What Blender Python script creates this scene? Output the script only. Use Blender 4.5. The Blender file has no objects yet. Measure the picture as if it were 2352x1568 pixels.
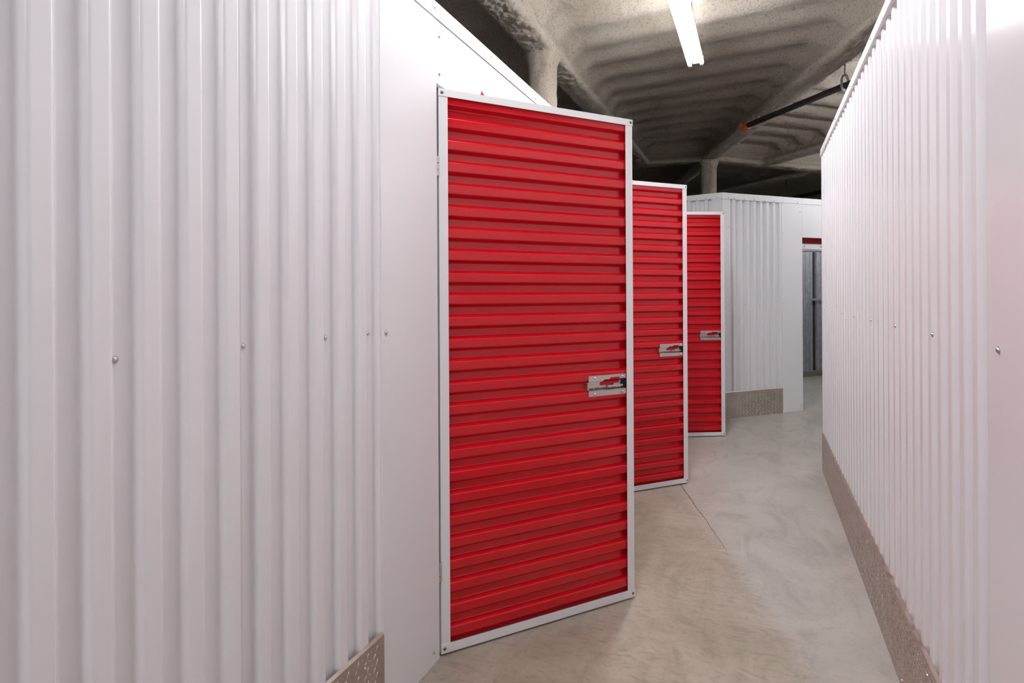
import bpy, bmesh, math, random
from mathutils import Vector, noise, Matrix
random.seed(7)
S = bpy.context.scene
COL = S.collection
R = math.radians

# ------------------------------------------------------------------ camera
CAM_Z = 1.3503
cam_d = bpy.data.cameras.new('camera'); cam = bpy.data.objects.new('camera', cam_d); COL.objects.link(cam)
cam_d.sensor_width = 36.0; cam_d.lens = 36.0 * 1304.96 / 2352
cam_d.shift_y = -(784 - 676.67) / 2352
cam_d.clip_start = 0.02; cam_d.clip_end = 80
YAW = 23.393
cam.matrix_world = Matrix.Translation((0, 0, CAM_Z)) @ Matrix.Rotation(R(YAW), 4, 'Z') @ Matrix.Rotation(R(90), 4, 'X') @ Matrix.Rotation(R(-0.309), 4, 'Z')
S.camera = cam

# ------------------------------------------------------------------ world, exposure
W = bpy.data.worlds.new('world'); S.world = W; W.use_nodes = True
W.node_tree.nodes['Background'].inputs[0].default_value = (0.9, 0.92, 1.0, 1)
W.node_tree.nodes['Background'].inputs[1].default_value = 0.03
S.view_settings.view_transform = 'Standard'; S.view_settings.look = 'None'
S.view_settings.gamma = 1.0; S.view_settings.exposure = 0.0
S.view_settings.use_curve_mapping = False
S.cycles.max_bounces = 16; S.cycles.diffuse_bounces = 9; S.cycles.glossy_bounces = 6
TUBE = 92.0           # radiance of the fluorescent tubes

# ------------------------------------------------------------------ materials
def new_mat(name):
    m = bpy.data.materials.new(name); m.use_nodes = True
    nt = m.node_tree; b = nt.nodes['Principled BSDF']
    return m, nt, b
def N(nt, t, **kw):
    n = nt.nodes.new(t)
    for k, v in kw.items(): setattr(n, k, v)
    return n
def ramp(nt, fac, stops):
    r = N(nt, 'ShaderNodeValToRGB'); e = r.color_ramp.elements
    while len(e) < len(stops): e.new(0.5)
    for el, (p, c) in zip(e, stops):
        el.position = p; el.color = (c[0], c[1], c[2], 1) if not isinstance(c, float) else (c, c, c, 1)
    nt.links.new(fac, r.inputs[0]); return r.outputs[0]
def tex(nt, scale, detail=4, rough=.55, coord='Object', stretch=None, dist=0.0):
    tc = N(nt, 'ShaderNodeTexCoord'); mp = N(nt, 'ShaderNodeMapping')
    if stretch: mp.inputs['Scale'].default_value = stretch
    nz = N(nt, 'ShaderNodeTexNoise'); nz.inputs['Scale'].default_value = scale
    nz.inputs['Detail'].default_value = detail; nz.inputs['Roughness'].default_value = rough
    nz.inputs['Distortion'].default_value = dist
    nt.links.new(tc.outputs[coord], mp.inputs[0]); nt.links.new(mp.outputs[0], nz.inputs['Vector'])
    return nz.outputs[0]
def bump(nt, b, h, strength, dist=0.01):
    n = N(nt, 'ShaderNodeBump'); n.inputs['Strength'].default_value = strength; n.inputs['Distance'].default_value = dist
    nt.links.new(h, n.inputs['Height']); nt.links.new(n.outputs[0], b.inputs['Normal'])
def paint(name, col, rough=.25, var=.03, bstr=.03, spec=.5, coat=0.0):
    m, nt, b = new_mat(name)
    f = tex(nt, 3.0, 3)
    lo = [c * (1 - var) for c in col]; hi = [min(1, c * (1 + var)) for c in col]
    nt.links.new(ramp(nt, f, [(.3, lo), (.7, hi)]), b.inputs['Base Color'])
    b.inputs['Roughness'].default_value = rough; b.inputs['Specular IOR Level'].default_value = spec
    b.inputs['Coat Weight'].default_value = coat; b.inputs['Coat Roughness'].default_value = .08
    if bstr: bump(nt, b, tex(nt, 260.0, 2), bstr, .002)
    return m
def metal(name, col, rough=.35, var=.12, scale=14.0, bstr=.1, metallic=1.0):
    m, nt, b = new_mat(name)
    f = tex(nt, scale, 5)
    nt.links.new(ramp(nt, f, [(.3, [c * (1 - var) for c in col]), (.7, [c * (1 + var) for c in col])]), b.inputs['Base Color'])
    b.inputs['Metallic'].default_value = metallic
    nt.links.new(ramp(nt, tex(nt, scale * 2, 4), [(.3, max(.05, rough - .08)), (.7, rough + .1)]), b.inputs['Roughness'])
    if bstr: bump(nt, b, tex(nt, 120.0, 3), bstr, .002)
    return m
M_WHITE = paint('white_sheet_paint', (.80, .785, .815), .24, .01, .0)
M_TRIM = paint('white_trim_paint', (.80, .785, .81), .3, .01, .0)
M_ALU = paint('white_door_frame_paint', (.74, .73, .75), .35, .01, .0)
M_RED = paint('red_door_paint', (.50, .003, .010), .18, .04, .0)
M_REDROLL = paint('red_roll_up_paint', (.38, .012, .016), .35, .06, .04)
M_STEEL = metal('brushed_latch_steel', (.62, .58, .55), .36, .08, 30, .05)
M_GALV = metal('galvanised_sheet', (.60, .62, .66), .45, .15, 18, .06)
M_PLATE = metal('diamond_plate_steel', (.55, .50, .45), .44, .12, 10, .05)
M_ZINC = metal('zinc_hanger', (.75, .75, .77), .35, .05, 30, .02)
M_ROD = metal('dark_steel_rod', (.16, .14, .13), .6, .1, 30, .0)
M_SCREW = metal('screw_head_steel', (.62, .60, .62), .35, .05, 30, .0)
M_DARKSCREW = metal('dark_screw_steel', (.22, .21, .21), .4, .05, 30, .0)
M_BRASS = metal('weathered_brass', (.45, .28, .18), .45, .2, 60, .1)
M_PIPE = paint('black_pipe_paint', (.018, .015, .017), .42, .3, .15)
M_ORANGE = paint('orange_coupling_paint', (.62, .12, .025), .5, .2, .1)
M_DARK = paint('dark_void', (.02, .018, .017), .8, .2, .0)
M_HALL = paint('hall_wall_grey', (.20, .18, .16), .8, .1, .05)
M_HOUSING = paint('white_lamp_enamel', (.86, .86, .86), .3, .01, .0)
def _tube():
    m, nt, b = new_mat('lit_fluorescent_tube')
    b.inputs['Base Color'].default_value = (.9, .9, .9, 1)
    b.inputs['Emission Color'].default_value = (.97, .985, 1.0, 1)
    b.inputs['Emission Strength'].default_value = TUBE
    return m
M_TUBE = _tube()
def _foam():
    m, nt, b = new_mat('sprayed_fireproofing')
    f1 = tex(nt, 2.2, 6, .6); f2 = tex(nt, 48, 6, .7); f3 = tex(nt, 150, 4, .7)
    c1 = ramp(nt, f1, [(.25, (.78, .66, .53)), (.5, (.88, .775, .655)), (.8, (.91, .83, .73))])
    c2 = ramp(nt, f2, [(.33, (.44, .38, .33)), (.45, (.95, .94, .93)), (.58, (1, 1, 1))])  # darker pits: shade of the grainy relief put into the colour
    mx = N(nt, 'ShaderNodeMix', data_type='RGBA', blend_type='MULTIPLY'); mx.inputs[0].default_value = .8
    nt.links.new(c1, mx.inputs[6]); nt.links.new(c2, mx.inputs[7])
    nt.links.new(mx.outputs[2], b.inputs['Base Color'])
    b.inputs['Roughness'].default_value = .9; b.inputs['Specular IOR Level'].default_value = .2
    ad = N(nt, 'ShaderNodeMath', operation='ADD'); nt.links.new(f2, ad.inputs[0]); nt.links.new(f3, ad.inputs[1])
    bump(nt, b, ad.outputs[0], 1.0, .03)
    return m
M_FOAM = _foam()
def _concrete():
    """older, browner trowel-swirled pour on the left of the joint, smoother grey pour on the right"""
    m, nt, b = new_mat('polished_concrete')
    big = tex(nt, 1.1, 6, .6, dist=.6); mid = tex(nt, 4.5, 9, .68, stretch=(1, .5, 1), dist=1.6); fine = tex(nt, 55, 5, .75)
    swirl = tex(nt, 9.0, 8, .72, stretch=(.6, 1.6, 1), dist=2.6)
    tan_ = ramp(nt, big, [(.25, (.28, .24, .195)), (.5, (.385, .335, .28)), (.75, (.46, .41, .355))])
    grey = ramp(nt, big, [(.25, (.31, .286, .256)), (.5, (.41, .382, .348)), (.75, (.485, .455, .42))])
    def mul(a_, b_, f):
        x = N(nt, 'ShaderNodeMix', data_type='RGBA', blend_type='MULTIPLY'); x.inputs[0].default_value = f
        nt.links.new(a_, x.inputs[6]); nt.links.new(b_, x.inputs[7]); return x.outputs[2]
    tan_ = mul(mul(tan_, ramp(nt, swirl, [(.33, (.62, .59, .56)), (.47, (.93, .92, .91)), (.7, (1.0, 1.0, 1.0))]), .8), ramp(nt, mid, [(.3, (.72, .70, .67)), (.55, (1, 1, 1))]), .7)
    grey = mul(grey, ramp(nt, mid, [(.30, (.68, .67, .66)), (.5, (.97, .97, .97)), (.8, (1, 1, 1))]), .7)
    tc = N(nt, 'ShaderNodeNewGeometry'); sp_ = N(nt, 'ShaderNodeSeparateXYZ'); nt.links.new(tc.outputs['Position'], sp_.inputs[0])
    # signed distance to the line (-.496,4.125)-(.072,2.503)
    def mth(op, a_, b_):
        x = N(nt, 'ShaderNodeMath', operation=op)
        for i, q in enumerate((a_, b_)):
            if isinstance(q, (int, float)): x.inputs[i].default_value = q
            else: nt.links.new(q, x.inputs[i])
        return x.outputs[0]
    sd = mth('ADD', mth('MULTIPLY', mth('ADD', sp_.outputs[0], .496), .9438), mth('MULTIPLY', mth('SUBTRACT', sp_.outputs[1], 4.125), .3305))
    sd = mth('ADD', sd, mth('MULTIPLY', mth('SUBTRACT', swirl, .5), .22))
    mr = N(nt, 'ShaderNodeMapRange', interpolation_type='SMOOTHSTEP'); mr.inputs[1].default_value = -.05; mr.inputs[2].default_value = .06
    nt.links.new(sd, mr.inputs[0])
    mx = N(nt, 'ShaderNodeMix', data_type='RGBA'); nt.links.new(mr.outputs[0], mx.inputs[0]); nt.links.new(tan_, mx.inputs[6]); nt.links.new(grey, mx.inputs[7])
    nt.links.new(mul(mx.outputs[2], ramp(nt, fine, [(.25, (.80, .79, .78)), (.55, (1, 1, 1))]), .7), b.inputs['Base Color'])
    nt.links.new(ramp(nt, mid, [(.3, .40), (.7, .27)]), b.inputs['Roughness'])
    b.inputs['Specular IOR Level'].default_value = .5
    bump(nt, b, fine, .08, .004)
    return m
M_CONC = _concrete()

# ------------------------------------------------------------------ mesh helpers
class MB:
    def __init__(s): s.v = []; s.f = []; s.smooth = False
    def add(s, vs, fs):
        o = len(s.v); s.v += [tuple(v) for v in vs]; s.f += [tuple(i + o for i in f) for f in fs]
    def box(s, T, a, b, bev=0.0):
        (x0, y0, z0), (x1, y1, z1) = a, b
        if bev <= 0:
            P = [(x0, y0, z0), (x1, y0, z0), (x1, y1, z0), (x0, y1, z0), (x0, y0, z1), (x1, y0, z1), (x1, y1, z1), (x0, y1, z1)]
            s.add([T(*p) for p in P], [(0, 3, 2, 1), (4, 5, 6, 7), (0, 1, 5, 4), (1, 2, 6, 5), (2, 3, 7, 6), (3, 0, 4, 7)]); return
        bm = bmesh.new(); bmesh.ops.create_cube(bm, size=1)
        for v in bm.verts:
            v.co = Vector(((x0 + x1) / 2 + v.co.x * abs(x1 - x0), (y0 + y1) / 2 + v.co.y * abs(y1 - y0), (z0 + z1) / 2 + v.co.z * abs(z1 - z0)))
        bmesh.ops.bevel(bm, geom=list(bm.edges), offset=bev, segments=2, affect='EDGES', profile=.5)
        bm.verts.index_update()
        s.add([T(*v.co) for v in bm.verts], [[v.index for v in f.verts] for f in bm.faces]); bm.free()
    def prism(s, T, poly, n0, n1):
        """poly in (s, z), extruded along n"""
        k = len(poly)
        s.add([T(p[0], n0, p[1]) for p in poly] + [T(p[0], n1, p[1]) for p in poly],
              [tuple(range(k)), tuple(range(2 * k - 1, k - 1, -1))] + [(i, (i + 1) % k, k + (i + 1) % k, k + i) for i in range(k)])
    def ring(s, pts, rad, seg=12, caps=True):
        """tube along points; rad scalar or list"""
        pts = [Vector(p) for p in pts]; n = len(pts); rr = rad if isinstance(rad, (list, tuple)) else [rad] * n
        t0 = (pts[1] - pts[0]).normalized(); up = Vector((0, 0, 1)) if abs(t0.z) < .9 else Vector((1, 0, 0))
        vs = []
        for i, p in enumerate(pts):
            t = (pts[min(i + 1, n - 1)] - pts[max(i - 1, 0)]).normalized()
            a = t.cross(up).normalized(); b = a.cross(t).normalized()
            for j in range(seg):
                an = 2 * math.pi * j / seg; vs.append(p + (a * math.cos(an) + b * math.sin(an)) * rr[i])
        fs = [(i * seg + j, i * seg + (j + 1) % seg, (i + 1) * seg + (j + 1) % seg, (i + 1) * seg + j) for i in range(n - 1) for j in range(seg)]
        if caps: fs += [tuple(range(seg - 1, -1, -1)), tuple(range((n - 1) * seg, n * seg))]
        s.add(vs, fs)
    def build(s, name, mat, parent=None, smooth=False, angle=14, recalc=True):
        me = bpy.data.meshes.new(name)
        n = len(s.v); c = Vector((sum(v[0] for v in s.v) / n, sum(v[1] for v in s.v) / n, min(v[2] for v in s.v)))
        me.from_pydata([(v[0] - c.x, v[1] - c.y, v[2] - c.z) for v in s.v], [], s.f)
        if recalc:
            bm = bmesh.new(); bm.from_mesh(me); bmesh.ops.recalc_face_normals(bm, faces=bm.faces); bm.to_mesh(me); bm.free()
        if smooth:
            me.polygons.foreach_set('use_smooth', [True] * len(me.polygons)); me.set_sharp_from_angle(angle=R(angle))
        me.materials.append(mat); me.update()
        o = bpy.data.objects.new(name, me); COL.objects.link(o)
        base = Vector((0, 0, 0)); q = parent
        while q is not None: base += q.location; q = q.parent
        o.location = c - base
        o.parent = parent
        return o
def ID(x, y, z): return (x, y, z)
def frame(o, d, n):
    return lambda s, nn, z: (o[0] + d[0] * s + n[0] * nn, o[1] + d[1] * s + n[1] * nn, z)
def empty(name, loc=(0, 0, 0)):
    o = bpy.data.objects.new(name, None); COL.objects.link(o); o.location = loc; o.empty_display_size = .1; return o
def tag(o, label=None, cat=None, group=None, kind=None):
    if label: o['label'] = label
    if cat: o['category'] = cat
    if group: o['group'] = group
    if kind: o['kind'] = kind
    return o
def struct(name, loc, label=None):
    return tag(empty(name, loc), label=label, kind='structure')
def copy_tree(o, parent=None):
    c = o.copy(); COL.objects.link(c); c.parent = parent
    for ch in list(o.children): copy_tree(ch, c)
    return c
def fillet(poly, r=.003, seg=3):
    out = [poly[0]]
    for i in range(1, len(poly) - 1):
        p, a, b = Vector(poly[i]), Vector(poly[i - 1]), Vector(poly[i + 1])
        u, v = (a - p), (b - p); k = min(r, u.length * .45, v.length * .45)
        p0, p1 = p + u.normalized() * k, p + v.normalized() * k
        pre = p0 + u.normalized() * min(.0012, k * .2); out.append((pre.x, pre.y))
        for j in range(seg + 1):
            t = j / seg; q = p0 * (1 - t) ** 2 + p * 2 * t * (1 - t) + p1 * t * t
            out.append((q.x, q.y))
        post = p1 + v.normalized() * min(.0012, k * .2); out.append((post.x, post.y))
    out.append(poly[-1]); return out
PITCH, DEPTH = .0938, .020
def wall_profile(s0, s1, phase, crest0=None, depth=DEPTH):
    """corrugation: crest starts at phase + k*PITCH, then slope, trough, slope"""
    def n_at(s):
        u = (s - phase) % PITCH
        if u < .036: return 0.0
        if u < .047: return -depth * (u - .036) / .011
        if u < .083: return -depth
        return -depth * (1 - (u - .083) / .0108)
    brk = {s0, s1}; k = math.floor((s0 - phase) / PITCH) - 1
    while phase + k * PITCH < s1 + PITCH:
        for u in (0, .036, .047, .083):
            q = phase + k * PITCH + u
            if s0 + .001 < q < s1 - .001: brk.add(q)
        k += 1
    return fillet([(s, n_at(s)) for s in sorted(brk)], .0045, 3)
def sheet(T, prof, z0, z1, name, mat, parent, off=0.0, thick=.0012):
    mb = MB(); k = len(prof)
    vs = [T(s, n + off, z0) for s, n in prof] + [T(s, n + off, z1) for s, n in prof]
    vs += [T(s, n + off - thick, z0) for s, n in prof] + [T(s, n + off - thick, z1) for s, n in prof]
    fs = [(i, i + 1, k + i + 1, k + i) for i in range(k - 1)] + [(2 * k + i + 1, 2 * k + i, 3 * k + i, 3 * k + i + 1) for i in range(k - 1)]
    fs += [(0, k, 3 * k, 2 * k), (k - 1, 3 * k - 1, 4 * k - 1, 2 * k - 1)]
    fs += [(i, 2 * k + i, 2 * k + i + 1, i + 1) for i in range(k - 1)] + [(k + i, k + i + 1, 3 * k + i + 1, 3 * k + i) for i in range(k - 1)]
    mb.add(vs, fs); return mb.build(name, mat, parent, smooth=True, angle=30)
def panel(T, s0, s1, z0, z1, name, mat, parent, n1=.0015, n0=-.012, bev=.0015):
    mb = MB(); mb.box(T, (s0, n0, z0), (s1, n1, z1), bev); return mb.build(name, mat, parent, smooth=True)
def dome(mb, T, s, z, n, r=.006, h=.004, washer=True):
    ring = []
    prof = ([(r * 1.5, 0), (r * 1.5, .0008), (r, .001)] if washer else [(r, 0)]) + [(r * .95, h * .55), (r * .6, h * .9)]
    seg = 10; vs = []
    for rr, hh in prof:
        for j in range(seg):
            a = 2 * math.pi * j / seg; vs.append(T(s + rr * math.cos(a), n + hh, z + rr * math.sin(a)))
    vs.append(T(s, n + h, z)); k = len(prof)
    fs = [(i * seg + j, i * seg + (j + 1) % seg, (i + 1) * seg + (j + 1) % seg, (i + 1) * seg + j) for i in range(k - 1) for j in range(seg)]
    fs += [((k - 1) * seg + j, (k - 1) * seg + (j + 1) % seg, k * seg) for j in range(seg)]
    mb.add(vs, fs)
def screw(T, s, z, n, parent, mat=None, r=.0055, h=.005):
    mb = MB(); dome(mb, T, s, z, n, r, h); return mb.build('screw', mat or M_SCREW, parent, smooth=True, angle=50)
def tread_plate(T, s0, s1, name, label, n_face=.009, h=.288, pieces=None):
    root = struct(name, T((s0 + s1) / 2, n_face, 0), label)
    prof = [(n_face, 0.0), (n_face, h - .006), (0.0005, h)]      # folded top lip leaning back on the wall
    for a, b in (pieces or [(s0, s1)]):
        mb = MB(); k = 3
        vs = [T(a, n, z) for n, z in prof] + [T(b, n, z) for n, z in prof] + [T(a, n - .003, z - .001) for n, z in prof] + [T(b, n - .003, z - .001) for n, z in prof]
        fs = [(i, i + 1, 3 + i + 1, 3 + i) for i in range(2)] + [(6 + i, 9 + i, 9 + i + 1, 6 + i + 1) for i in range(2)]
        fs += [(0, 3, 9, 6), (2, 8, 11, 5), (0, 6, 7, 1), (1, 7, 8, 2), (3, 4, 10, 9), (4, 5, 11, 10)]
        mb.add(vs, fs); mb.build('plate_sheet', M_PLATE, root)
    # raised lozenge lugs, alternating direction
    mb = MB(); st = .0225; z = .012; row = 0
    def lug(s, z, ang, L=.0105, wd=.0034, hh=.0026, lean=None):
        ca, sa = math.cos(ang), math.sin(ang)
        pts = [(-L, 0, 0), (0, -wd, 0), (L, 0, 0), (0, wd, 0), (-L * .45, 0, hh), (L * .45, 0, hh)]
        mb.add([T(s + x * ca - y * sa, n_face + q, z + x * sa + y * ca) for x, y, q in pts], [(0, 1, 5, 4), (1, 2, 5), (2, 3, 5), (3, 0, 4, 5), (0, 4, 1)][:4])
    while z < h - .016:
        s = s0 + .012 + (st / 2 if row % 2 else 0); c = 0
        while s < s1 - .01:
            lug(s, z, R(62) if (row + c) % 2 else R(-28)); s += st; c += 1
        z += st * .92; row += 1
    o = mb.build('tread_lugs', M_PLATE, root, recalc=False); o['kind'] = 'stuff'
    return root

# ------------------------------------------------------------------ plan geometry
XL, XR, H = -1.096, .454, 2.44
TL = frame((XL, 0), (0, 1), (1, 0))
TR = frame((XR, 0), (0, 1), (-1, 0))
BEND = R(45.9); bd = (math.sin(BEND), math.cos(BEND))
CORNER = (-.349, 6.52)
TF = frame(CORNER, bd, (bd[1], -bd[0]))
gd = (math.sin(R(-80)), math.cos(R(-80)))
TG = frame(CORNER, gd, (gd[0] * 0 - .1736, -.9848))
RE = 4.93                                     # end of the right wall
TQ = frame((XR, RE), bd, (-bd[1], bd[0]))
DECK, BEAM = 3.74, 3.42

# ------------------------------------------------------------------ floor
mb = MB(); mb.box(ID, (-8, -5, -.12), (9, 19, 0))
floor = tag(mb.build('floor', M_CONC), 'grey polished concrete floor', kind='structure')
crack_pts = [(-.53, 4.23), (-.496, 4.125), (-.42, 3.92), (-.354, 3.729), (-.302, 3.60), (-.234, 3.403), (-.185, 3.265), (-.15, 3.16)]

def hall(name, a, b):
    m_ = MB(); m_.box(ID, a, b); return tag(m_.build(name, M_HALL), kind='structure')
hall('wall_hall_left', (-8.2, -5, 0), (-8, 19, 4)); hall('wall_hall_right', (9, -5, 0), (9.2, 19, 4))
hall('wall_hall_back', (-8, 19, 0), (9, 19.2, 4)); hall('wall_hall_front', (-8, -5.2, 0), (9, -5, 4))

# ------------------------------------------------------------------ left wall
DOOR_Y = [1.842, 3.56, 5.32]; DW = .902; OPEN_TOP = 2.139
wl = struct('wall_left', (XL, 2, 0), 'white corrugated metal wall of the storage units on the left')
PH = .632
sheet(TL, wall_profile(-3.6, .9525, PH) + [(.9555, -.0035)], 0.0, 2.40, 'corrugated_sheet', M_WHITE, wl, .004)
sheet(TL, wall_profile(.915, 1.492, PH), 0.0, 2.40, 'corrugated_sheet', M_WHITE, wl, -.0005)
edges = [1.485]
for i, y in enumerate(DOOR_Y):
    y0 = edges[-1]
    panel(TL, y0, y - .013, 0, 2.375, 'jamb_panel', M_WHITE, wl, .004, -.02)
    panel(TL, y - .0112, y + DW + .02, OPEN_TOP, 2.375, 'header_panel', M_WHITE, wl, .003, -.02)
    edges.append(y + DW + .022)
panel(TL, edges[-1], 6.67, 0, 2.375, 'jamb_panel', M_WHITE, wl, .004, -.02)
# red weather strip clip peeping over the first door
mb = MB(); mb.prism(TL, [(2.197, 2.205), (2.203, 2.229), (2.207, 2.229), (2.245, 2.212), (2.245, 2.205)], .003, .006); mb.build('red_clip', M_RED, wl)
# top trim in lengths
for a, b in ((-3.6, -1.2), (-1.2, 1.2), (1.2, 3.85), (3.85, 6.69)):
    mb = MB(); mb.box(TL, (a, -.05, 2.378), (b - .001, .006, 2.44), .002); mb.build('top_trim', M_TRIM, wl, smooth=True)
for s, n in ((.684, -.016), (.978, -.0205), (1.256, -.0205), (1.446, -.0205), (1.507, .004), (-.26, -.016), (.22, -.016), (-.9, -.016), (-1.6, -.016)): screw(TL, s, 1.232, n, wl)
for s, z in ((1.850, 2.32), (1.850, 2.18), (1.815, 2.412), (2.85, 2.40), (1.79, .045), (3.5, 2.41), (2.3, 2.415)): screw(TL, s, z, .0045 if z < 2.37 else .006, wl, r=.004, h=.004)
baseL = tread_plate(TL, -1.2, 1.483, 'baseboard_left', 'diamond tread kick plate at the foot of the left corrugated wall', pieces=[(-1.2, 1.483)])
screw(TL, 1.387, .232, .009, baseL, r=.004)

# ------------------------------------------------------------------ right wall
wr = struct('wall_right', (XR, 2, 0), 'white corrugated metal wall running along the right side')
PR = 1.500
sheet(TR, wall_profile(1.500 - .0, 2.70, PR), 0.0, 2.41, 'corrugated_sheet', M_WHITE, wr, -.001)
sheet(TR, wall_profile(2.672, 3.85, PR), 0.0, 2.41, 'corrugated_sheet', M_WHITE, wr, .001)
sheet(TR, wall_profile(3.822, RE - .02, PR), 0.0, 2.41, 'corrugated_sheet', M_WHITE, wr, .003)
panel(TR, -.2, 1.502, 0, 2.41, 'flat_panel', M_WHITE, wr, .004, -.02)
panel(TR, -1.2, -.202, 2.14, 2.41, 'header_panel', M_WHITE, wr, .004, -.02)
panel(TR, -3.6, -1.202, 0, 2.41, 'flat_panel', M_WHITE, wr, .004, -.02)
for a, b in ((-3.6, -1.0), (-1.0, 1.35), (1.35, 3.75), (3.75, RE)):
    mb = MB(); mb.box(TR, (a, -.05, 2.395), (b - .001, .012, 2.44), .002); mb.build('top_trim', M_TRIM, wr, smooth=True)
mb = MB(); mb.box(TR, (RE - .03, -.004, 0), (RE + .002, .004, 2.40), .001); mb.box(TQ, (-.001, -.004, 0), (.03, .004, 2.40), .001)
mb.build('corner_trim', M_TRIM, wr, smooth=True)
for s in (1.455, 1.93, 2.40, 2.87, 3.34, 3.8, 4.28, 4.75): screw(TR, s, 1.232, .004, wr)
for s in (1.6, 2.2, 2.8, 3.4, 4.0, 4.6, 4.88): screw(TR, s, 2.42, .012, wr, r=.004)
baseR = tread_plate(TR, -.1, RE - .015, 'baseboard_right', 'long diamond tread kick plate along the right corrugated wall', pieces=[(-.1, 2.41), (2.411, RE - .015)])
for s in (1.98, 2.95, 3.9, 4.86): screw(TR, s, .245, .009, baseR, r=.004)
for s in (2.3, 3.1, 4.1): screw(TR, s, .03, .009, baseR, r=.004)
we = struct('wall_bounce_end', (-.3, -3.65, 0), 'white wall added behind the camera to reflect light up the corridor')  # unseen end wall, added to bounce light back along the corridor
TE = frame((XL, -3.62), (1, 0), (0, 1))
sheet(TE, wall_profile(0, XR - XL, .02), 0, 2.40, 'corrugated_sheet', M_WHITE, we, -.002)
# return of the right wall round the corner
wq = struct('wall_right_return', TQ(1.5, 0, 0), 'white wall turning the corner behind the right wall')
sheet(TQ, wall_profile(.03, 3.2, .6), 0, 2.41, 'corrugated_sheet', M_WHITE, wq, -.003)
mb = MB(); mb.box(TQ, (.004, -.05, 2.395), (3.2, .01, 2.44), .002); mb.build('top_trim', M_TRIM, wq, smooth=True)

# ------------------------------------------------------------------ far block
wf = struct('wall_far', TF(.6, 0, 0), 'white storage block with a corrugated bay at the end of the corridor')
panel(TF, 0.0, .112, 0, 2.40, 'corner_panel', M_WHITE, wf, .002, -.015)
sheet(TF, wall_profile(.108, .835, .150, depth=.026), 0.0, 2.40, 'corrugated_sheet', M_WHITE, wf, -.001)
panel(TF, .833, 1.140, 0, 2.40, 'jamb_panel', M_WHITE, wf, .003, -.03)
panel(TF, 1.141, 2.55, 1.990, 2.40, 'header_panel', M_WHITE, wf, .003, -.03)
panel(TF, 2.551, 4.3, 0, 2.40, 'jamb_panel', M_WHITE, wf, .003, -.03)
mb = MB(); mb.box(TF, (-.006, -.05, 2.372), (4.3, .007, 2.44), .002); mb.build('top_trim', M_TRIM, wf, smooth=True)
for s in (.085, .16, .30, .44, .585, .72, .845, 1.07): screw(TF, s, 2.385, .007, wf, r=.005)
for s, z in ((.085, 2.07), (.845, 2.03), (.085, 1.232), (.845, 1.232), (.31, 1.232), (.5, 1.232), (.69, 1.232), (1.11, 2.28), (1.11, 2.02), (.845, .06), (1.11, .06)): screw(TF, s, z, .003, wf, r=.0045)
tread_plate(TF, .02, .833, 'baseboard_far', 'short diamond tread kick plate under the far corrugated bay')
wg = struct('wall_far_left', TG(.4, 0, 0), 'short white corrugated wall above the third door at the corridor end')
panel(TG, 0.0, .112, 0, 2.40, 'corner_panel', M_WHITE, wg, .002, -.015)
sheet(TG, wall_profile(.110, .76, .150, depth=.026), 0.0, 2.40, 'corrugated_sheet', M_WHITE, wg, -.001)
mb = MB(); mb.box(TG, (-.004, -.05, 2.378), (.78, .007, 2.44), .002); mb.build('top_trim', M_TRIM, wg, smooth=True)
for s in (.05, .17, .27, .37): screw(TG, s, 2.39, .007, wg, r=.005)

# the open unit behind the far opening: galvanised back and side walls
wb = struct('wall_unit_back', TF(1.6, -2.0, 0), 'galvanised corrugated back wall inside the open far unit')
sheet(TF, wall_profile(.6, 3.612, .62, depth=.03), .09, 2.40, 'galvanised_sheet', M_GALV, wb, -2.0)
sheet(TF, wall_profile(3.632, 4.4, .66, depth=.03), .09, 2.40, 'galvanised_sheet', M_GALV, wb, -2.0)
mb = MB(); mb.box(TF, (3.606, -2.035, .09), (3.640, -2.020, 2.40)); mb.build('seam_gap', M_DARK, wb)
mb = MB(); mb.box(TF, (3.52, -1.995, 1.225), (4.4, -1.94, 1.262), .002); mb.build('girt', M_GALV, wb)
mb = MB(); mb.box(TF, (.6, -2.04, 0), (4.4, -1.985, .09), .002); mb.build('base_channel', M_HALL, wb)
T1 = frame(TF(1.05, 0, 0)[:2], (-bd[1], bd[0]), bd); T2 = frame(TF(4.3, 0, 0)[:2], (-bd[1], bd[0]), (-bd[0], -bd[1]))
wb1 = struct('wall_unit_left', T1(1, 0, 0)); sheet(T1, wall_profile(.04, 1.98, .1), 0, 2.40, 'galvanised_sheet', M_GALV, wb1, -.02)
wb2 = struct('wall_unit_right', T2(1, 0, 0)); sheet(T2, wall_profile(.04, 1.98, .1), 0, 2.40, 'galvanised_sheet', M_GALV, wb2, -.02)

# roll-up door left open under the far header
rd = tag(empty('roll_up_door', TF(1.84, -.08, 1.83)), 'red roll-up door rolled up under the far header with pale bottom bar', 'door', kind='thing')
mb = MB(); mb.box(TF, (1.15, -.075, 1.915), (2.53, -.072, 2.10)); mb.build('curtain', M_REDROLL, rd)
mb = MB(); mb.box(TF, (1.15, -.085, 1.862), (2.53, -.058, 1.929), .004); mb.build('bottom_bar', M_ALU, rd, smooth=True)
mb = MB(); mb.ring([TF(1.15, -.068, 1.845), TF(2.53, -.068, 1.845)], .013, 12); mb.build('bottom_seal', M_ZINC, rd, smooth=True, angle=40)
for s in (1.24, 1.5, 2.2): screw(TF, s, 1.897, -.058, rd, M_DARKSCREW, r=.006)
mb = MB(); mb.ring([TF(1.13, -.22, 2.22), TF(2.55, -.22, 2.22)], .15, 24); mb.build('curtain_roll', M_REDROLL, rd, smooth=True, angle=40)

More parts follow.
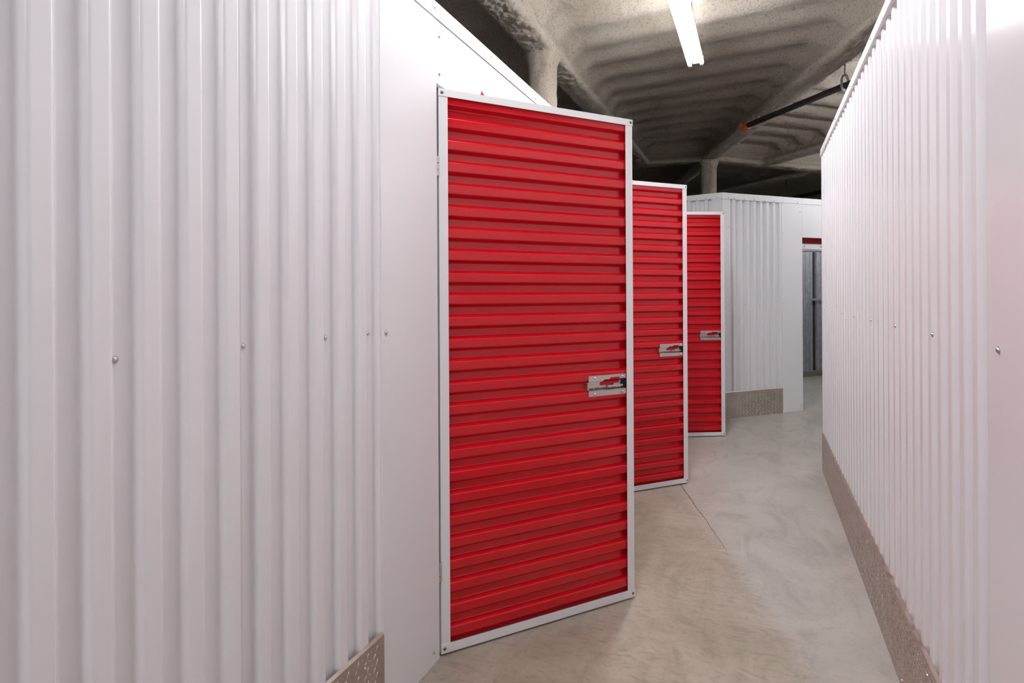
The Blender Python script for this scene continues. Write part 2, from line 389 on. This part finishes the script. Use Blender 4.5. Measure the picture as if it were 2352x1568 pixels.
# plain partitions inside the left row of units
for i, y in enumerate((1.62, 3.36, 5.12, 6.72)):
    Tp = frame((XL - .03, y), (-1, 0), (0, -1)); w_ = struct('wall_partition_%d' % (i + 1), Tp(1, 0, 0))
    sheet(Tp, wall_profile(0, 2.2, .05), 0, 2.40, 'galvanised_sheet', M_GALV, w_)
Tp = frame((XL - 2.25, 0), (0, 1), (1, 0)); w_ = struct('wall_unit_rear', Tp(3, 0, 0)); sheet(Tp, wall_profile(-3.6, 6.8, .05), 0, 2.40, 'galvanised_sheet', M_GALV, w_)

# ------------------------------------------------------------------ doors
def make_door():
    """local: x along the door from the hinge, -y is the outer face, z up"""
    T = lambda s, n, z: (s, -n, z)
    root = empty('storage_door')
    Z0, Z1 = .008, 2.124; SL, SR = .036, .865; zb, zt = .042, 2.096
    for a, b in ((0.0, SL), (SR, DW)):
        mb = MB()                                   # open C-channel: front flange, outer web, back flange
        mb.box(T, (a, -.0016, Z0 + .004), (b, 0, Z1 - .004), .0006)
        w0, w1 = (a, a + .0016) if a == 0 else (b - .0016, b)
        mb.box(T, (w0, -.037, Z0 + .004), (w1, -.0016, Z1 - .004)); mb.box(T, (a, -.0386, Z0 + .004), (b, -.037, Z1 - .004))
        mb.build('stile', M_ALU, root, smooth=True)
    for nm, za, zc, w0, w1 in (('top_rail', zt, Z1, Z1 - .0016, Z1), ('bottom_rail', Z0, zb, Z0, Z0 + .0016)):
        mb = MB(); mb.box(T, (-.001, 0, za), (DW + .002, .0016, zc), .0006)
        mb.box(T, (-.001, -.0386, w0), (DW + .002, 0, w1)); mb.box(T, (-.001, -.0402, za), (DW + .002, -.0386, zc))
        mb.build(nm, M_ALU, root, smooth=True)
    P = .0838; ZR = 2.030
    def n_at(z):
        u = (ZR - z) % P
        if u < .011: return -.027 + .020 * u / .011
        if u < .044: return -.007
        if u < .055: return -.007 - .020 * (u - .044) / .011
        return -.027
    def rib_sheet(za, zc, off):
        brk = {za, zc}; k = -3
        while ZR - k * P > za - P:
            for u in (0, .011, .044, .055):
                q = ZR - k * P - u
                if za + .001 < q < zc - .001: brk.add(q)
            k += 1
        prof = fillet([(z, n_at(z)) for z in sorted(brk)], .0032, 3)
        mb = MB(); k = len(prof); th = .0008
        a, b = SL - .022, SR + .022
        vs = [T(a, n + off, z) for z, n in prof] + [T(b, n + off, z) for z, n in prof] + [T(a, n + off - th, z) for z, n in prof] + [T(b, n + off - th, z) for z, n in prof]
        fs = [(i, i + 1, k + i + 1, k + i) for i in range(k - 1)] + [(2 * k + i, 3 * k + i, 3 * k + i + 1, 2 * k + i + 1) for i in range(k - 1)]
        fs += [(0, k, 3 * k, 2 * k), (k - 1, 3 * k - 1, 4 * k - 1, 2 * k - 1)]
        fs += [(i, 2 * k + i, 2 * k + i + 1, i + 1) for i in range(k - 1)] + [(k + i, k + i + 1, 3 * k + i + 1, 3 * k + i) for i in range(k - 1)]
        mb.add(vs, fs); mb.build('ribbed_sheet', M_RED, root, smooth=True, angle=30)
    seams = [zt + .012] + [ZR - 5 * j * P + .012 for j in range(0, 5)] + [zb - .014]
    for j in range(len(seams) - 1):
        rib_sheet(seams[j + 1] - (.006 if j < len(seams) - 2 else 0), seams[j], .0016 if j % 2 == 0 else 0.0)
    # backing skin behind the ribs
    mb = MB(); mb.box(T, (SL - .03, -.0365, zb - .02), (SR + .03, -.035, zt + .018)); mb.build('back_sheet', M_GALV, root)
    for s, z in ((.013, Z1 - .014), (DW - .010, Z1 - .014), (.013, Z0 + .017), (DW - .010, Z0 + .017)):
        screw(T, s, z, .0016, root, M_DARKSCREW, r=.0042, h=.0035)
    for za, zb_ in ((1.794, 1.868), (.281, .356)):
        hg = MB(); dz = (zb_ - za) / 3
        for q in range(3): hg.ring([T(-.005, .003, za + q * dz + .0008), T(-.005, .003, za + (q + 1) * dz - .0008)], .0062, 12)
        hg.box(T, (-.004, -.03, za), (-.0015, .002, zb_)); hg.build('hinge', M_SCREW, root, smooth=True, angle=40)
    # slide latch
    s0, s1 = .668, .8635
    lt = MB(); nf = -.0045; nb = -.024
    up = [(s0, .974), (.738, .974), (.750, .9815), (.776, .9815), (.782, .989), (.826, .989), (.832, .981), (s1, .981), (s1, .9975), (s1 - .003, 1.0005), (s0, 1.0005)]
    lt.prism(T, up, nf - .0022, nf)
    lo = [(s0, .912), (s1 - .003, .912), (s1, .915), (s1, .9355), (s0, .9355)]
    lt.prism(T, lo, nf - .0022, nf)
    def strip(sa, sb, z_a, n_a, z_b, n_b, th=.002):
        lt.add([T(sa, n_a, z_a), T(sb, n_a, z_a), T(sb, n_b, z_b), T(sa, n_b, z_b), T(sa, n_a - th, z_a), T(sb, n_a - th, z_a), T(sb, n_b - th, z_b), T(sa, n_b - th, z_b)],
               [(0, 1, 2, 3), (7, 6, 5, 4), (0, 4, 5, 1), (1, 5, 6, 2), (2, 6, 7, 3), (3, 7, 4, 0)])
    strip(s0, s1, .9355, nf, .9405, nb); strip(s0, .738, .974, nf, .969, nb)
    lt.prism(T, [(s0 - .006, .9405), (s1 - .012, .9405), (s1 - .012, .978), (s1 - .024, .978), (s1 - .024, .9535), (.738, .9535), (.738, .969), (s0 - .006, .969)], nb - .002, nb)
    lt.box(T, (s0 - .0065, nb, .9405), (s0 - .0045, nf, .969))
    latch = lt.build('latch', M_STEEL, root)
    bt = MB(); bt.box(T, (.772, nb, .9455), (s1 - .004, nb + .011, .9535), .001); bt.box(T, (.806, nb, .9535), (.838, nb + .007, .9605), .001); bt.box(T, (s0 + .006, nb, .9555), (.734, nb + .004, .9595)); bt.build('bolt', M_STEEL, latch)
    bk = MB(); bk.box(T, (s1 - .010, nb - .001, .942), (s1 + .004, nb + .012, .977), .001); bk.build('bolt_slot', M_DARK, latch)
    hl = MB()
    for a, b in ((.682, .702), (.712, .735), (.740, .790), (.800, .822)): hl.box(T, (a, nb, .9412), (b, nb + .003, .9448))
    hl.build('slot', M_DARKSCREW, latch)
    for s, z in ((.700, .9905), (.846, .9905), (.700, .9225), (.846, .9225)):
        rv = MB(); dome(rv, T, s, z, nf, .0062, .0062, False); rv.build('rivet', M_SCREW, latch, smooth=True, angle=60)
    return root
doors = [('red ribbed storage door nearest the camera, standing ajar from the left wall', 40.3),
         ('red ribbed storage door standing open behind the nearest one, middle of three', 44.0),
         ('red ribbed storage door furthest down the row, beside the far white block', 62.5)]
proto = make_door()
for i, (lab, a) in enumerate(doors):
    o = proto if i == 0 else copy_tree(proto)
    o.location = (XL + (.004 if i == 0 else .008), DOOR_Y[i], 0); o.rotation_euler = (0, 0, R(90 - a))
    tag(o, lab, 'door', 'red storage doors along the left wall', 'thing')

# ------------------------------------------------------------------ ceiling deck, beams, columns
nz = noise.noise
def fbm(x, y, z=0.0): return nz((x, y, z)) * .6 + nz((x * 2.1 + 5, y * 2.1, z)) * .3 + nz((x * 4.3, y * 4.3 + 9, z)) * .15
BEAMS = {'A': ((-1.70, 1.2), (-1.70, 9.22)), 'A0': ((-1.70, -4.5), (-1.70, 1.2)), 'A2': ((-1.70, 9.22), (-4.2, 16.0)), 'B': ((2.55, .9), (-.70, 9.37)), 'F': ((-.70, 9.37), (-2.6, 14.6)),
         'C1': ((-7, 9.05), (-.70, 9.37)), 'C2': ((-.70, 9.37), (4.6, 14.5)),
         'D': ((.10, 10.13), (4.2, 5.9)), 'E': ((.93, 10.93), (-3.0, 15.0)), 'G': ((.93, 10.93), (5.2, 6.5))}
del BEAMS['A2'], BEAMS['G']
def seg_dist(px, py, a, b):
    dx, dy = b[0] - a[0], b[1] - a[1]; t = max(0, min(1, ((px - a[0]) * dx + (py - a[1]) * dy) / (dx * dx + dy * dy)))
    return math.hypot(px - a[0] - dx * t, py - a[1] - dy * t)
def side(px, py, a, b): return (b[0] - a[0]) * (py - a[1]) - (b[1] - a[1]) * (px - a[0])
def deck_z(x, y):
    b0, b1 = BEAMS['B']; c0, c1 = BEAMS['C2']
    rot = (y < 9.4 and side(x, y, b0, b1) < 0) or (y >= 9.4 and x > -.7)
    a = R(41 if rot else -4)
    u = -x * math.sin(a) + y * math.cos(a) + .02 * fbm(x * 1.5, y * 1.5)
    ph = (u / .41 + .12) % 1.0
    w = .5 - .5 * math.cos(2 * math.pi * ph); w = w * w * (3 - 2 * w)
    z = DECK - .062 * w - .012 * fbm(x * 3, y * 3)
    d = min(seg_dist(x, y, p, q) for p, q in BEAMS.values())
    z -= .11 * math.exp(-(max(0, d - .05) / .085) ** 2)
    return z
def grid(xs, ys):
    nx, ny = len(xs), len(ys); mb = MB()
    vs = []
    for y in ys:
        for x in xs:
            z = deck_z(x, y)
            if -2.2 < x < 3 and 2 < y < 11: z -= .010 * nz((x * 24, y * 24, 1)) + .011 * nz((x * 52, y * 52, 2))
            vs.append((x, y, z))
    mb.add(vs, [(j * nx + i, j * nx + i + 1, (j + 1) * nx + i + 1, (j + 1) * nx + i) for j in range(ny - 1) for i in range(nx - 1)])
    return mb
def rng(a, b, st): n = int(round((b - a) / st)); return [a + (b - a) * i / n for i in range(n + 1)]
xs = rng(-8, -4, .25)[:-1] + rng(-4, -2.2, .06)[:-1] + rng(-2.2, 1.9, .015)[:-1] + rng(1.9, 4, .06)[:-1] + rng(4, 9, .25)
ys = rng(-5, 2.6, .1)[:-1] + rng(2.6, 9.4, .015)[:-1] + rng(9.4, 12, .04)[:-1] + rng(12, 19, .1)
ceil = tag(grid(xs, ys).build('ceiling', M_FOAM, None, smooth=True, angle=180, recalc=False), 'ribbed metal deck ceiling coated in rough tan sprayed fireproofing', kind='structure')
def beam(key, label, fine=.03):
    a, b = BEAMS[key]; L = math.hypot(b[0] - a[0], b[1] - a[1]); d = ((b[0] - a[0]) / L, (b[1] - a[1]) / L); n = (-d[1], d[0])
    # half profile (offset, z): bottom flange, web, flare into the deck
    hp = [(0, 0), (.05, 0), (.09, .002), (.118, .012), (.128, .035), (.122, .060), (.098, .078), (.072, .092), (.062, .13), (.060, .18), (.066, .23), (.085, .27), (.12, .30)]
    prof = []
    for (p, q), (r, t) in zip(hp[:-1], hp[1:]):
        k = max(1, int(math.hypot(r - p, t - q) / min(.02, fine)))
        prof += [(p + (r - p) * i / k, q + (t - q) * i / k) for i in range(k)]
    prof.append(hp[-1])
    full = [(-p, q) for p, q in reversed(prof[1:])] + prof
    steps = int(L / fine); vs = []; k = len(full); sd = hash_key(key)
    for i in range(steps + 1):
        s = L * i / steps; cx, cy = a[0] + d[0] * s, a[1] + d[1] * s
        for p, q in full:
            rough = 1.0 if q < .09 else .35
            sg = 1 if p >= 0 else -1
            e = .012 * nz((s * 9 + sd, p * 9, q * 9)) + rough * (.015 * nz((s * 27 + sd, p * 27, q * 27)) + .017 * nz((s * 52 + sd, p * 52, q * 52)))
            nn = (p, q - .06) if q < .09 else (sg, 0)
            ln = math.hypot(*nn) or 1
            pp, qq = p + e * nn[0] / ln, q + e * nn[1] / ln
            vs.append((cx + n[0] * pp, cy + n[1] * pp, BEAM + qq))
    mb = MB(); mb.add(vs, [(i * k + j, i * k + j + 1, (i + 1) * k + j + 1, (i + 1) * k + j) for i in range(steps) for j in range(k - 1)])
    mb.f += [tuple(range(k)), tuple(range(steps * k, steps * k + k))]
    o = mb.build('beam', M_FOAM, ceil, smooth=True, angle=180, recalc=False); o['label'] = label; return o
def deck_gap(x0, x1, y, w):
    mb = MB(); vs = []; n = 40
    for i in range(n + 1):
        x = x0 + (x1 - x0) * i / n; ww = w * (.5 + .7 * abs(nz((x * 18, 3, 0)))) * math.sin(math.pi * (.06 + .88 * i / n)) ** .4
        for q in (-1, 1): vs.append((x, y - .07 * (x - x0) + q * ww, deck_z(x, y + q * ww) - .020))
    mb.add(vs, [(2 * i, 2 * i + 1, 2 * i + 3, 2 * i + 2) for i in range(n)]); o = mb.build('gap', M_DARK, ceil, recalc=False); o['label'] = 'dark crack in the sprayed ceiling'; return o
deck_gap(-1.46, -.86, 9.03, .016)
def hash_key(k): return sum(ord(c) * 3.7 for c in k)
beam('A', 'sprayed beam running along above the left row of units', .013)
beam('B', 'sprayed beam slanting from the upper right to the far column', .014)
beam('A0', 'sprayed beam above the near left units', .06)
beam('F', 'dark sprayed beam running on behind the far column', .05)
beam('C1', 'cross beam from the left to the far column', .04)
beam('C2', 'cross beam from the far column to the right, lit at its end', .02)
beam('D', 'sprayed beam joining the cross beam behind the right wall', .03)
beam('E', 'dim sprayed beam beyond the cross beam', .05)
def column(x, y, r, label):
    mb = MB(); seg = 28; zs = rng(0, 1.9, .1)[:-1] + rng(1.9, 3.425, .025); vs = []
    for z in zs:
        fl = .05 * max(0, (z - 3.25) / .2) ** 2
        for j in range(seg):
            a = 2 * math.pi * j / seg; ca, sa = math.cos(a), math.sin(a)
            sq = 1 / max(abs(ca), abs(sa)) ** .35
            rr = r * sq * .95 + fl + .010 * nz((ca * 2 + x, sa * 2, z * 7)) + .008 * nz((ca * 5 + x, sa * 5, z * 32)) + .005 * nz((ca * 9, sa * 9 + y, z * 62))
            vs.append((x + rr * ca, y + rr * sa, z))
    k = seg; mb.add(vs, [(i * k + j, i * k + (j + 1) % k, (i + 1) * k + (j + 1) % k, (i + 1) * k + j) for i in range(len(zs) - 1) for j in range(k)])
    return tag(mb.build('column', M_FOAM, None, smooth=True, angle=180), label, 'column', 'sprayed steel columns', 'thing')
column(-1.71, 4.66, .122, 'rough tan sprayed column rising behind the nearest red door')
column(-.70, 9.40, .125, 'slim tan sprayed column rising behind the far white block')

# ------------------------------------------------------------------ strip lights
def strip_light(x, y0, y1, z, label, ang=0.0):
    """twin tube fluorescent strip lowered on added stems to light the ceiling more evenly; z = underside of housing"""
    cx, cy = x, (y0 + y1) / 2; L = y1 - y0
    root = tag(empty('strip_light', (cx, cy, z)), label, 'ceiling light', 'twin tube strip lights')
    ca, sa = math.cos(ang), math.sin(ang)
    T = lambda a, b, c: (cx + a * ca - b * sa, cy + a * sa + b * ca, z + c)
    mb = MB(); h = L / 2
    prof = [(-.022, -.012), (.022, -.012), (.030, .004), (.030, .060), (-.030, .060), (-.030, .004)]
    k = len(prof); mb.add([T(p, -h, q) for p, q in prof] + [T(p, h, q) for p, q in prof], [tuple(range(k - 1, -1, -1)), tuple(range(k, 2 * k))] + [(i, (i + 1) % k, k + (i + 1) % k, k + i) for i in range(k)])
    mb.build('housing', M_HOUSING, root)
    for q in (-.6, .6):
        b_ = min((deck_z(*T(0, q * h + i * .02, 0)[:2]), q * h + i * .02) for i in range(-11, 12) if deck_z(*T(0, q * h + i * .02, 0)[:2]) > 3.64)
        e = MB(); e.ring([T(0, b_[1], .06), T(0, b_[1], min(b_[0], 3.668) - z - .004)], .006, 8); e.build('stem', M_ZINC, root, smooth=True, angle=40)
    for sx in (-.048, .048):
        t = MB(); t.ring([T(sx, -h + .03, -.018), T(sx, h - .03, -.018)], .0168, 14); t.build('tube', M_TUBE, root, smooth=True, angle=40)
        for q in (-1, 1):
            e = MB(); e.box(T, (sx - .014, q * (h - .001), -.036), (sx + .014, q * (h - .032), .034), .004); e.build('lamp_holder', M_HOUSING, root, smooth=True)
    return root
strip_light(-.468, 2.60, 5.015, 3.30, 'lit twin tube strip light on the ceiling over the corridor')
strip_light(-.45, .75, 2.10, 3.30, 'lit twin tube strip light over the corridor above the camera')
strip_light(-.40, -3.3, -.9, 3.30, 'lit twin tube strip light over the corridor behind the camera')
strip_light(2.35, 8.85, 10.45, 3.32, 'lit twin tube strip light over the far units beyond the corner', -BEND)
strip_light(1.78, 6.33, 7.78, 3.32, 'lit twin tube strip light over the corner behind the right wall', -BEND)

# ------------------------------------------------------------------ sprinkler pipes
ZP = 3.25
def along(a, b, t): return tuple(a[i] + (b[i] - a[i]) * t for i in range(3))
pa, pb = (-.12, 6.99, ZP), (.756, 5.985, ZP); pe = along(pa, pb, 3.2)
sp = tag(empty('sprinkler_pipe', pa), 'black sprinkler pipe with orange coupling hanging above the right wall', 'pipe')
mb = MB(); mb.ring([pa, pe], .030, 20); mb.build('pipe', M_PIPE, sp, smooth=True, angle=40)
mb = MB(); c0, c1 = along(pa, pb, -.03), along(pa, pb, .035)
mb.ring([along(pa, pb, -.034), along(pa, pb, -.032), along(pa, pb, -.012), along(pa, pb, .0), along(pa, pb, .022), along(pa, pb, .036)], [.030, .042, .044, .040, .044, .040], 20)
cp = mb.build('coupling', M_ORANGE, sp, smooth=True, angle=40)
du = Vector(pb) - Vector(pa); du.normalize(); sd_ = Vector((du.y, -du.x, 0))
for sg in (-1, 1):
    mb = MB(); c = Vector(pa) + sd_ * .058 * sg
    Tb = lambda a, b, c_: tuple(c + du * a + sd_ * b + Vector((0, 0, c_)))
    mb.box(Tb, (-.018, -.02, -.014), (.022, .02, .014), .004); lug_ = mb.build('coupling_lug', M_ORANGE, cp, smooth=True)
    mb = MB(); mb.ring([c + Vector((0, 0, -.032)), c + Vector((0, 0, .034))], .007, 8); mb.ring([c + Vector((0, 0, .016)), c + Vector((0, 0, .028))], .012, 6); mb.build('coupling_bolt', M_SCREW, cp, smooth=True, angle=40)
hd = along(pa, pb, .155)
mb = MB(); b_ = Vector(hd)
mb.ring([b_ + Vector((0, 0, z)) for z in (.026, .030, .040, .042, .052, .054)], [.017, .018, .017, .012, .012, .010], 12)
for sg in (-1, 1): mb.ring([b_ + Vector((sg * .010, 0, .054)), b_ + Vector((sg * .016, 0, .075)), b_ + Vector((0, 0, .094))], .0035, 6)
mb.ring([b_ + Vector((0, 0, z)) for z in (.092, .095, .098)], [.006, .022, .020], 14)
mb.ring([b_ + Vector((0, 0, .054)), b_ + Vector((0, 0, .092))], .004, 8)
mb.build('sprinkler_head', M_BRASS, sp, smooth=True, angle=40)
for t in (.985, 2.3):
    c = Vector(along(pa, pb, t)); mb = MB(); pts = []
    for j in range(0, 13):
        an = math.pi * (1.0 + j / 12); pts.append(c + sd_ * .036 * math.cos(an) + Vector((0, 0, .036 * math.sin(an))))
    loop = [c + sd_ * -.014 + Vector((0, 0, .10)), c + sd_ * -.036 + Vector((0, 0, .06))] + pts + [c + sd_ * .036 + Vector((0, 0, .06)), c + sd_ * .014 + Vector((0, 0, .10))]
    w2 = .013; vs = []
    for p in loop:
        out = (p - c - Vector((0, 0, .03))).normalized() * .003
        vs += [p - du * w2, p + du * w2, p + du * w2 + out, p - du * w2 + out]
    mb.add(vs, [(4 * i + j, 4 * i + (j + 1) % 4, 4 * i + 4 + (j + 1) % 4, 4 * i + 4 + j) for i in range(len(loop) - 1) for j in range(4)] + [(0, 1, 2, 3), (4 * len(loop) - 4, 4 * len(loop) - 3, 4 * len(loop) - 2, 4 * len(loop) - 1)])
    mb.box(lambda a, b, z: tuple(c + du * a + sd_ * b + Vector((0, 0, z))), (-.013, -.016, .098), (.013, .016, .102))
    hg = mb.build('hanger', M_ZINC, sp)
    mb = MB(); mb.ring([c + Vector((0, 0, .09)), (c.x, c.y, DECK - .01)], .005, 8); mb.build('hanger_rod', M_ROD, hg, smooth=True, angle=40)
qa, qb = (.645, 12.66, ZP), (1.114, 12.083, ZP)
s2 = tag(empty('sprinkler_pipe', qa), 'distant black pipe glimpsed above the far white block', 'pipe')
mb = MB(); mb.ring([along(qa, qb, -2), along(qa, qb, 2)], .038, 16); mb.build('pipe', M_PIPE, s2, smooth=True, angle=40)
c = Vector(along(qa, qb, -.25)); mb = MB(); mb.ring([c, (c.x, c.y, DECK - .01)], .006, 8); mb.build('hanger_rod', M_ROD, s2)

# ------------------------------------------------------------------ floor crack
mb = MB(); vs = []; pts = []
for (a, b) in zip(crack_pts[:-1], crack_pts[1:]):
    for i in range(6): t = i / 6; pts.append((a[0] + (b[0] - a[0]) * t + .004 * nz((a[0] * 40 + t * 9, a[1] * 9, 0)), a[1] + (b[1] - a[1]) * t))
for i, (x, y) in enumerate(pts):
    w = .0028 * (1 - .7 * i / len(pts)) * (1 + .6 * nz((i * .7, 3, 1))); vs += [(x - w, y, .0004), (x + w, y, .0004)]
mb.add(vs, [(2 * i, 2 * i + 1, 2 * i + 3, 2 * i + 2) for i in range(len(pts) - 1)])
mb.build('crack', M_DARK, floor, recalc=False)
